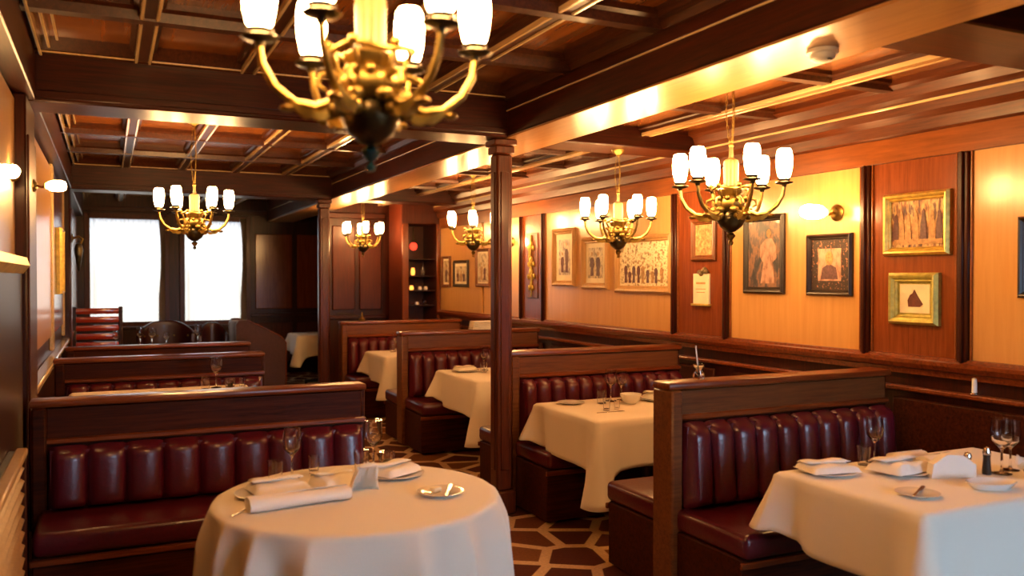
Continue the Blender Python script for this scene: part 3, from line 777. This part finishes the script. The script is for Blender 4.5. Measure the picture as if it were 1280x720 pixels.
def bowl_mesh():
    return MB().lathe([(0, -.118), (.020, -.112), (.045, -.088), (.060, -.055), (.058, -.028), (.045, -.012), (.018, -.008), (0, -.008)], seg=24).mesh('bowl', 'bronze')
def fin_mesh():
    return MB().lathe([(0, -.182), (.010, -.178), (.014, -.166), (.007, -.156), (.018, -.142), (.024, -.130), (.012, -.118), (0, -.116)], seg=14).mesh('finial', 'brass')
def ring_mesh():
    g = MB(); n = 32
    g.tube([(.095*math.cos(2*PI*i/n), .095*math.sin(2*PI*i/n), .105+.006*math.cos(8*PI*i/n)) for i in range(n+1)], .008, 8)
    for k in range(6):
        a = 2*PI*k/6; g.tube([(.09*math.cos(a), .09*math.sin(a), .10), (.075*math.cos(a), .075*math.sin(a), .06), (.05*math.cos(a), .05*math.sin(a), .045)], .006, 6)
        g.ball((.10*math.cos(a), .10*math.sin(a), .118), .012)
    return g.mesh('crown_ring', 'brass')
def sleeve_mesh():
    return MB().lathe([(0, .10), (.036, .10), (.040, .12), (.036, .135), (.038, .23), (.034, .25), (.012, .262), (.010, .32), (0, .32)], seg=20).mesh('candle_sleeve', 'candle')
CM = dict(arm=arm_mesh(), leaf=leaf_mesh(), cup=cup_mesh(), shade=shade_mesh(), hub=hub_mesh(), bowl=bowl_mesh(), fin=fin_mesh(), ring=ring_mesh(), sleeve=sleeve_mesh())
def chandelier(x, y, z, ztop, rz, label, narm=6, sc_=1., sleeve=True, fin=None):
    # z = height of the arm hub
    r = thing('chandelier', (x, y, z), label, 'chandelier', 'brass chandeliers with glowing glass shades', rz)
    r.scale = (sc_,)*3
    for k in range(narm):
        a = link('arm', CM['arm'], r, None, (0, 0, 2*PI*k/narm))
        link('leaf', CM['leaf'], a)
        link('drip_cup', CM['cup'], a, (.258, 0, .115))
        link('lamp_shade', CM['shade'], a, (.258, 0, .146))
    link('collar', CM['hub'], r).scale = (1.3, 1.3, 1.1); link('bowl', CM['bowl'], r).scale = (1.2, 1.2, 1); link('finial', fin or CM['fin'], r); link('crown_ring', CM['ring'], r)
    link('candle_sleeve', CM['sleeve'], r)
    H = (ztop-z)/sc_
    g = MB()
    # three slender chains spreading and meeting at the canopy
    base = .32
    if H-base > .08:
        for s in range(3):
            a = 2*PI*s/3; n = max(4, int((H-base)/.022)); 
            for i in range(n):
                t = (i+.5)/n; rad = .020*math.sin(PI*t)+.004; zc = base+(H-.03-base)*t
                hl = (H-.03-base)/n*.62
                c = Vector((rad*math.cos(a), rad*math.sin(a), zc)); ax = Vector((math.cos(a+(i % 2)*PI/2), math.sin(a+(i % 2)*PI/2), 0))
                g.tube([c+ax*.0045*math.cos(q*PI/3)+Vector((0, 0, hl*math.sin(q*PI/3))) for q in range(7)], .0018, 5)
        g.ball((0, 0, base+.005), .014)
        g.obj('chain', 'brass', r)
    MB().lathe([(0, H-.06), (.012, H-.055), (.016, H-.04), (.045, H-.022), (.055, H-.001), (0, H-.001)], seg=20).obj('canopy', 'brass', r)
    return r
M['teal'] = plain('teal glazed knob', (.02, .09, .085), .2, coat=.6)
FT = CM['fin'].copy(); FT.materials.clear(); FT.materials.append(M['teal'])
chandelier(.577, 2.02, 2.035, CZ-.0, .88, 'very large blurred brass chandelier nearest the camera, cut by top edge', fin=FT)
chandelier(.63, 7.30, 2.01, CZ-.0, .96, 'brass chandelier hanging before the bright far windows', narm=6, sc_=1.02)
chandelier(2.86, 3.45, 1.945, RZ-.001, .22, 'brass chandelier above the large right hand booth table', sc_=1.)
chandelier(3.36, 5.30, 1.91, SOF-.001, .55, 'brass chandelier in front of the big gold framed sketch', sc_=.93)
chandelier(3.43, 8.20, 1.99, RZ-.001, .1, 'brass chandelier left of the nearest column, above the third booth', narm=6, sc_=.98)
chandelier(3.02, 10.95, 2.04, RZ-.001, .4, 'smallest farthest brass chandelier against the dark panelled partition', sc_=.95)

# ------------------------------------------------------------------ wall lamps
def wall_lamp(loc, rz, label, ln=.13, sc_=1.):
    # points along local +X out of the wall
    r = thing('wall_lamp', loc, label, 'wall lamp', 'brass wall lamps with milk glass shades', rz)
    RX = Matrix.Rotation(PI/2, 4, 'Y'); r.scale = (sc_,)*3
    MB().lathe([(0, .0), (.05, .0), (.052, .008), (.035, .018), (.028, .03), (0, .034)], rot=RX, seg=20).obj('rosette', 'brass', r)
    MB().tube([(.03, 0, 0), (.07, 0, -.012), (.10, 0, 0)], .009, 8).obj('arm', 'brass', r)
    MB().lathe([(0, 0), (.025, .004), (.034, .016), (.022, .022), (0, .022)], (.09, 0, 0), rot=RX, seg=16).obj('cup', 'brass', r)
    MB().lathe([(0, 0), (.022, 0), (.036, .02), (.045, ln*.35), (.045, ln*.8), (.034, ln), (0, ln*1.02)], (.108, 0, 0), rot=RX, seg=16).obj('lamp_shade', 'shade', r)
wall_lamp((XR-.022, 3.92, 2.0), PI, 'lit wall lamp above the black framed picture on right wall', .17)
wall_lamp((XR-.022, 8.62, 2.0), PI, 'lit wall lamp behind the nearest column on right wall', .10)
wall_lamp((XL+.08, 5.22, 2.09), -.35, 'lit wall lamp on the dark pilaster at left', .14, .66)
wall_lamp((XL+.02, 4.78, 2.10), -1.45, 'wall lamp cut by the left picture edge', .12, .7)
# small brass bracket on the far left pilaster
r = thing('brass_bracket', (XL+.087, 10.25, 2.02), 'unlit brass bracket with drop on the far left pilaster', 'bracket')
MB().lathe([(0, 0), (.05, 0), (.052, .01), (.03, .02), (0, .024)], rot=Matrix.Rotation(PI/2, 4, 'Y'), seg=16).obj('rosette', 'brass', r)
MB().tube([(.02, 0, 0), (.07, 0, .02), (.11, 0, -.01), (.09, 0, -.06)], .012, 8).obj('arm', 'brass', r)
MB().lathe([(0, -.36), (.012, -.34), (.03, -.22), (.045, -.12), (.03, -.06), (0, -.05)], (.07, 0, 0), seg=12).obj('drop', 'bronze', r)

# smoke detector
r = thing('smoke_detector', (2.64, 2.62, SOF), 'round white smoke detector under the main beam', 'smoke detector')
MB().lathe([(0, -.001), (.062, -.001), (.064, -.016), (.055, -.02), (0, -.02)], seg=32).obj('base', 'white', r)
MB().lathe([(.05, -.0205), (.048, -.038), (.036, -.048), (0, -.050)], seg=32).obj('cover', 'white', r)
MB().box(-.012, .012, -.046, -.034, -.050, -.044, .002).obj('test_button', 'black', r)

# ------------------------------------------------------------------ pictures
def mold_frame(w, h, fw, d):
    """picture frame ring in local YZ plane, facing -X, back at x=0"""
    g = MB()
    prof = [(0, 0), (-d*.55, 0), (-d*.75, fw*.12), (-d, fw*.28), (-d*.9, fw*.5), (-d*.55, fw*.72), (-d*.6, fw*.84), (-d*.35, fw), (0, fw)]
    rows = []
    for px, q in prof:
        a, b = w/2-q, h/2-q
        rows.append([(px, -a, -b), (px, a, -b), (px, a, b), (px, -a, b)])
    g.grid(rows+[rows[0]], True)
    return g
def picture(y, z, w, h, fw, fm, art, label, mat=None, extra=None, d=.03, name='framed_picture', matm=None):
    r = thing(name, (XR-.022, y, z), label, 'picture', 'framed pictures on the right wall')
    mold_frame(w, h, fw, d).obj('frame', fm, r, ang=20)
    a, b = w/2-fw*.9, h/2-fw*.9
    if mat:
        MB().box(-.007, -.003, -a, a, -b, b).obj('mat_board', matm or 'paper', r)
        a, b = a-mat, b-mat
        MB().box(-.009, -.0075, -a, a, -b, b).obj('artwork', art, r)
    else:
        MB().box(-.008, -.003, -a, a, -b, b).obj('artwork', art, r)
    return r
def fig(r, pts, m, x=-.0115):
    MB().prism(pts, 'X', x, x+.0015).obj('painted_shape', m, r, smooth=False)
M['artA'] = art_mat('tavern figures painting', [(.03, .02, .03), (.14, .05, .03), (.42, .22, .08), (.55, .42, .2), (.12, .06, .06)], (1, 14, 4), 2.2)
M['artC'] = art_mat('dark ornate print', [(.01, .01, .01), (.03, .015, .01), (.02, .01, .01), (.35, .15, .08)], (1, 12, 12), 4)
M['artC2'] = art_mat('faded pink portrait', [(.25, .12, .08), (.45, .25, .18), (.55, .33, .24)], (1, 6, 3), 4)
M['artD'] = art_mat('dusky painting', [(.02, .025, .035), (.06, .05, .06), (.28, .14, .08), (.10, .07, .07)], (1, 8, 4), 2)
M['artE'] = art_mat('sepia print', [(.25, .12, .04), (.45, .26, .10), (.62, .42, .2)], (1, 9, 9), 4)
M['artF'] = art_mat('sepia crowd sketch', [(.20, .13, .06), (.50, .36, .17), (.85, .72, .45), (.9, .8, .55), (.45, .3, .14)], (1, 8, 10), 3)
M['artG'] = art_mat('grey sketch', [(.14, .10, .06), (.40, .30, .18), (.72, .60, .38), (.5, .36, .18)], (1, 8, 5), 3.5)
M['brown'] = plain('brown paint', (.10, .02, .012), .6, var=.3)
M['flesh'] = plain('pale ochre paint', (.40, .22, .085), .6, var=.4, bscale=60)
M['dusk'] = plain('dark plum paint', (.10, .045, .05), .6, var=.4, bscale=60)
def ell(cy, cz, ry, rz, n=14): return [(cy+ry*math.cos(2*PI*i/n), cz+rz*math.sin(2*PI*i/n)) for i in range(n)]
p = picture(3.335, 1.90, .43, .35, .045, 'gilt', 'artA', 'wide gold framed painting of standing figures, upper right', d=.045)
for k, (cy, m, s) in enumerate(((-.14, 'dusk', 1), (-.095, 'flesh', .9), (-.04, 'dusk', 1.1), (.01, 'flesh', 1), (.06, 'flesh', .8), (.105, 'flesh', 1.05), (.14, 'dusk', .8))):
    fig(p, [(cy-.022, -.09), (cy+.022, -.09), (cy+.018, .0), (cy+.012, .03*s), (cy+.010, .06*s), (cy, .075*s), (cy-.010, .06*s), (cy-.012, .03*s), (cy-.018, .0)], m)
fig(p, [(-.16, -.115), (.15, -.115), (.15, -.085), (-.16, -.088)], 'flesh', -.013)
p = picture(3.35, 1.482, .325, .29, .055, 'gilt2', 'paper', 'square olive gold framed sketch of a dark brown shape', mat=.015, matm='gilt2', d=.045)
fig(p, [(-.035, -.045), (.04, -.045), (.045, -.01), (.03, .02), (.012, .03), (0, .052), (-.012, .03), (-.025, .01), (-.055, -.03)], 'brown')
p = picture(3.975, 1.68, .37, .385, .035, 'blackframe', 'artC2', 'black framed portrait below the lit wall lamp, right wall', mat=.06, matm='artC')
fig(p, ell(0, .04, .032, .045), 'flesh'); fig(p, [(-.07, -.09), (.07, -.09), (.055, -.02), (.015, .0), (-.015, .0), (-.055, -.02)], 'dusk')
p = picture(4.565, 1.76, .40, .54, .045, 'blackframe', 'artD', 'tall dark framed painting behind the large right chandelier')
fig(p, [(-.11, -.2), (.03, -.2), (.0, -.06), (.035, -.02), (.03, .06), (-.02, .105), (-.08, .105), (-.12, .05), (-.125, -.03), (-.085, -.06)], 'artC2'); fig(p, ell(-.05, .14, .022, .03), 'flesh')
p = picture(5.22, 1.885, .29, .32, .045, 'brownframe', 'artE', 'small brown framed print above the pale notice')
fig(p, ell(0, .03, .03, .04), 'flesh')
r = thing('wall_notice', (XR-.022, 5.24, 1.52), 'pale notice card with ornament on top, on wood panel', 'notice')
MB().box(-.02, 0, -.095, .095, -.12, .11, .004).obj('card', 'paper', r)
MB().box(-.035, 0, -.105, .105, -.135, -.118, .003).obj('ledge', 'gilt', r)
g = MB()
for k in range(5): g.ball((-.025, -.04+.02*k-.03, .125+.018*math.sin(k*1.5)), .018)
g.obj('flower_ornament', 'candle', r)
MB().box(-.0215, -.0195, -.055, .055, .03, .045).box(-.0215, -.0195, -.06, .06, -.01, -.004).box(-.0215, -.0195, -.05, .05, -.035, -.029).obj('printed_lines', 'tanframe', r)
def crowd(p, w, base, n, hh, seed, ms=('brown', 'flesh', 'dusk')):
    rr = random.Random(seed)
    for k in range(n):
        cy = -w/2+w*(k+.5)/n+rr.uniform(-.01, .01); s = rr.uniform(.7, 1.1)*hh; q = w/n*.36
        fig(p, [(cy-q*.8, base), (cy+q*.8, base), (cy+q*.55, base+s*.45), (cy+q*.95, base+s*.40), (cy+q, base+s*.75), (cy+q*.4, base+s*.86), (cy-q*.4, base+s*.86), (cy-q, base+s*.72), (cy-q*.9, base+s*.38), (cy-q*.55, base+s*.45)], rr.choice(ms)); fig(p, ell(cy, base+s*1.02, q*.42, q*.55, 8), 'flesh', -.0125)
p = picture(6.03, 1.715, .84, .49, .06, 'tanframe', 'artF', 'big honey framed sepia sketch of a crowd', mat=.0, d=.04)
crowd(p, .6, -.16, 9, .16, 3)
p = picture(6.805, 1.735, .46, .48, .055, 'tanframe', 'artG', 'honey framed sketch left of the big crowd sketch', mat=.05, d=.04)
crowd(p, .2, -.12, 2, .2, 5)
p = picture(7.40, 1.80, .45, .57, .055, 'tanframe', 'artG', 'tall honey framed sketch next to the carved ornament', mat=.06, d=.04)
crowd(p, .18, -.15, 2, .25, 8)
r = thing('carved_ornament', (XR-.022, 8.11, 1.72), 'tall carved brass ornament on the narrow wood panel', 'ornament')
MB().box(-.012, 0, -.13, .13, -.34, .35, .006).obj('backing_board', 'brownframe', r)
for zz, s in ((.22, 1), (.05, 1.2), (-.08, 1.3), (-.2, .8)):
    MB().ball((-.02, 0, zz), .06*s, .35, 1.1, .8).ball((-.02, .05*s, zz-.03), .03, .5, 1, 1).ball((-.02, -.05*s, zz-.03), .03, .5, 1, 1).obj('boss', 'gilt', r)
MB().tube([(-.02, 0, .33), (-.03, .02, .1), (-.02, -.01, -.1), (-.02, 0, -.32)], [.01, .016, .014, .006], 8).obj('stem', 'gilt', r)
p = picture(9.42, 1.72, .42, .46, .04, 'brownframe', 'artG', 'brown framed grey sketch seen left of the nearest column', mat=.02); crowd(p, .2, -.15, 2, .2, 9)
p = picture(10.13, 1.65, .50, .34, .04, 'blackframe', 'artG', 'wide dark framed grey print on the far end of right wall', mat=.04); crowd(p, .3, -.1, 3, .13, 10)
p = picture(10.65, 1.68, .30, .41, .035, 'brownframe', 'artG', 'narrow framed print at the corner beside the dark cabinet', mat=.03); crowd(p, .12, -.14, 1, .2, 12)
p = picture(2.55, 1.70, .40, .40, .035, 'blackframe', 'artD', 'black framed dark picture cut by the right edge')

# pictures catching light on the left wall
p = picture(8.9, 1.7, .5, .6, .04, 'gilt', 'artD', 'gilt framed dark picture on the left wall near the windows', d=.05)
p.location = (XL+.022, 8.9, 1.75); p.rotation_euler = (0, 0, PI); p['group'] = 'framed pictures on the left wall'

# louvred radiator cover on the near left wall
r = thing('radiator_cover', (XL+.05, 4.0, 0), 'slatted pale radiator cover low on the left wall', 'radiator cover')
MB().box(.001, .03, -1.3, .2, .02, .86, .004).obj('back_board', 'black', r)
for k in range(9):
    z = .36+k*.055
    MB().xbox(Matrix.Translation((.045, -.55, z)) @ Matrix.Rotation(.6, 4, 'Y'), .045, 1.46, .008, .002).obj('louvre', 'tanframe', r)
MB().box(.03, .075, -1.3, .2, .84, .87, .006).obj('top_rail', 'tanframe', r)
MB().box(.03, .07, .16, .2, .02, .84, .006).obj('end_stile', 'boothwood', r)

# ------------------------------------------------------------------ far furniture
# display cabinet with lit niches
r = thing('display_cabinet', (3.82, 11.2, 0), 'tall dark display cabinet with glowing red lamp inside', 'cabinet')
a, b = -.28, .26
g = MB().box(a, a+.05, -.28, .3, .001, 2.66, .006).box(b-.05, b, -.28, .3, .001, 2.66, .006).box(a+.04, b-.04, .26, .295, .01, 2.65).box(a+.04, b-.04, -.275, .27, 2.32, 2.655, .006).box(a+.04, b-.04, -.275, .27, .005, .95, .006)
g.obj('carcass', 'darkpanel', r)
for z in (1.22, 1.42, 1.62, 1.85): MB().box(a+.05, b-.05, -.2, .27, z-.008, z+.008).obj('shelf', 'mahogany', r)
MB().box(a+.02, b-.02, -.30, -.28, .2, .9, .01).obj('door', 'darkpanel', r)
MB().box(a, a+.09, -.30, -.28, .95, 2.32, .006).box(b-.05, b, -.30, -.28, .95, 2.32, .006).obj('face_frame', 'redwood', r)
o = MB().ball((0, 0, 0), .055).obj('red_lantern', 'redlamp', None, (3.72, 10.98, 2.02)); tag(o, 'small glowing red lantern in the dark cabinet', 'lantern')
MB().lathe([(0, .05), (.02, .05), (.012, .08), (.004, .29), (0, .29)], seg=8).obj('hanger', 'bronze', o)
for k, (x, z, m, h) in enumerate(((3.72, 1.63, 'amberlamp', .10), (3.86, 1.63, 'glass', .14), (3.70, 1.43, 'amberlamp', .06), (3.82, 1.43, 'china', .05), (3.90, 1.43, 'china', .05), (3.78, 1.23, 'china', .04), (3.88, 1.23, 'glass', .08), (3.76, .955, 'china', .07), (3.88, .955, 'china', .05))):
    g = MB().lathe([(0, .001), (.022, .001), (.03, h*.4), (.024, h*.8), (.02, h), (0, h)], seg=12).obj('shelf_ornament', m, None, (x, 10.98+.02, z+.001))
    place = {1.63: 'upper', 1.43: 'middle', 1.23: 'lower', .955: 'bottom'}[z]
    tag(g, '%s %s ornament on the %s shelf of the dark cabinet, %s' % ('glowing amber' if m == 'amberlamp' else 'clear glass' if m == 'glass' else 'small white', 'votive' if m == 'amberlamp' else 'little', place, 'wall side' if x > 3.84 else 'aisle side'), 'ornament', 'ornaments in the dark cabinet')

# red slatted bench by the windows
r = thing('slat_back_bench', (-.12, 11.8, 0), 'bench with glossy red horizontal slats below the far window', 'bench')
for k in range(6):
    z = .62+k*.105
    MB().box(-.26, .26, -.022, .022, z, z+.075, .015, seg=2).obj('slat', 'redslat', r)
for s in (-1, 1):
    MB().box(s*.26-.025, s*.26+.025, -.03, .03, .01, 1.24, .012).obj('post', 'mahogany', r)
    MB().box(s*.26-.025, s*.26+.025, .40, .45, .01, .42, .012).obj('leg', 'mahogany', r)
MB().box(-.25, .25, .0, .45, .42, .48, .015).obj('seat', 'leather', r)

def lounge_chair(x, y, w, label, ztop=1.0, buttons=True, rz=0, m='leatherdark'):
    r = thing('tufted_chair', (x, y, 0), label, 'chair', 'dark upholstered chairs by the windows', rz)
    rows = []
    n = 20
    for k in range(9):
        v = k/8; row = []
        for i in range(n+1):
            a = PI*(i/n); 
            row.append((w/2*math.cos(a), .25*math.sin(a)*1.0+.02*v, .40+(ztop-.40)*v-(.16*abs(math.cos(a))**3)*v))
        rows.append(row)
    g = MB(); g.grid(rows); o = g.obj('backrest', m, r, ang=80); so = o.modifiers.new('s', 'SOLIDIFY'); so.thickness = .07
    be = o.modifiers.new('b', 'BEVEL'); be.width = .02; be.segments = 3
    MB().box(-w/2+.05, w/2-.05, -.32, .2, .34, .46, .03, seg=3).obj('seat', m, r)
    MB().box(-w/2+.03, w/2-.03, -.32, .22, .16, .34, .01).obj('seat_rail', 'mahogany', r)
    for sx in (-1, 1):
        for sy in (-.28, .18):
            MB().box(sx*(w/2-.07)-.02, sx*(w/2-.07)+.02, sy-.02, sy+.02, .001, .17, .006).obj('leg', 'mahogany', r)
    if buttons:
        for j in range(4):
            a = PI*(.2+.2*j)
            MB().ball((w/2*.9*math.cos(a), .25*math.sin(a)-.055, .82), .014).obj('button', 'brass', r)
lounge_chair(.70, 12.2, .74, 'dark tufted chair with buttons under the far windows', 1.02)
lounge_chair(1.30, 12.3, .42, 'dark plain backed chair between tufted chair and plum sofa', .98, False)
# plum high backed sofa end with sloping arm
r = thing('plum_sofa', (1.80, 12.4, 0), 'plum upholstered sofa with sloping arm near the far windows', 'sofa')
MB().prism([(-.22, .02), (.42, .02), (.42, .70), (.36, .78), (.10, .92), (-.10, 1.02), (-.20, 1.02), (-.24, .96)], 'Y', -.38, -.26).obj('side_panel', 'mauve', r, ang=30)
MB().prism([(-.22, .02), (.42, .02), (.42, .70), (.36, .78), (.10, .92), (-.10, 1.02), (-.20, 1.02), (-.24, .96)], 'Y', .30, .42).obj('side_panel', 'mauve', r, ang=30)
MB().box(-.24, -.10, -.26, .30, .02, 1.0, .03, seg=2).obj('backrest', 'mauve', r)
MB().box(-.10, .40, -.26, .30, .05, .46, .04, seg=3).obj('seat', 'mauve', r)
MB().tube([(.42, -.385, .03), (.425, -.385, .70), (.36, -.385, .785), (.10, -.385, .925), (-.10, -.385, 1.025)], .008, 6).obj('piping', 'rail', r)

# ------------------------------------------------------------------ light
w = bpy.data.worlds.new('day'); sc.world = w; w.use_nodes = True
bg = w.node_tree.nodes['Background']; bg.inputs[1].default_value = 21
_N = w.node_tree.nodes; _L = w.node_tree.links
_tc = _N.new('ShaderNodeTexCoord'); _sp = _N.new('ShaderNodeSeparateXYZ'); _L.new(_tc.outputs['Generated'], _sp.inputs[0])
_r = _N.new('ShaderNodeValToRGB'); _e = _r.color_ramp.elements
_e[0].position = 0; _e[0].color = (.05, .055, .06, 1); _e[1].position = .5; _e[1].color = (.52, .75, 1, 1)
_q = _e.new(.02); _q.color = (.46, .66, .92, 1); _q = _e.new(.0); _q.color = (.06, .06, .06, 1)
_L.new(_sp.outputs[2], _r.inputs[0]); _L.new(_r.outputs[0], bg.inputs[0])
def portal(loc, rot, sx, sy):
    l = bpy.data.lights.new('window_portal', 'AREA'); l.shape = 'RECTANGLE'; l.size = sx; l.size_y = sy
    l.cycles.is_portal = True
    o = bpy.data.objects.new('window_portal', l); COL.objects.link(o); o.location = loc; o.rotation_euler = rot
portal(((FX0+FX1)/2, YF-.16, (FZ0+FZ1)/2), (PI/2, 0, PI), FX1-FX0, FZ1-FZ0)
for a, b in (W1, W2): portal(((a+b)/2, YB+.17, (zb+zt)/2), (PI/2, 0, 0), b-a, zt-zb)

# ------------------------------------------------------------------ camera
cd = bpy.data.cameras.new('camera'); cam = bpy.data.objects.new('camera', cd); COL.objects.link(cam)
cam.location = (0, 0, 1.6); cam.rotation_euler = (math.radians(90-.7), 0, math.radians(-25.3))
cd.sensor_width = 36; cd.lens = 30.04; cd.clip_start = .05
cd.dof.use_dof = True; cd.dof.focus_distance = 5.6; cd.dof.aperture_fstop = 1.8
sc.camera = cam
sc.view_settings.view_transform = 'Standard'; sc.view_settings.look = 'None'
sc.view_settings.exposure = .08; sc.view_settings.gamma = 1; sc.view_settings.use_curve_mapping = False
sc.cycles.use_denoising = True
sc.cycles.max_bounces = 8; sc.cycles.diffuse_bounces = 3; sc.cycles.glossy_bounces = 4; sc.cycles.transmission_bounces = 8
sc.cycles.sample_clamp_indirect = 6; sc.cycles.caustics_refractive = False; sc.cycles.caustics_reflective = False
sc.cycles.use_light_tree = True
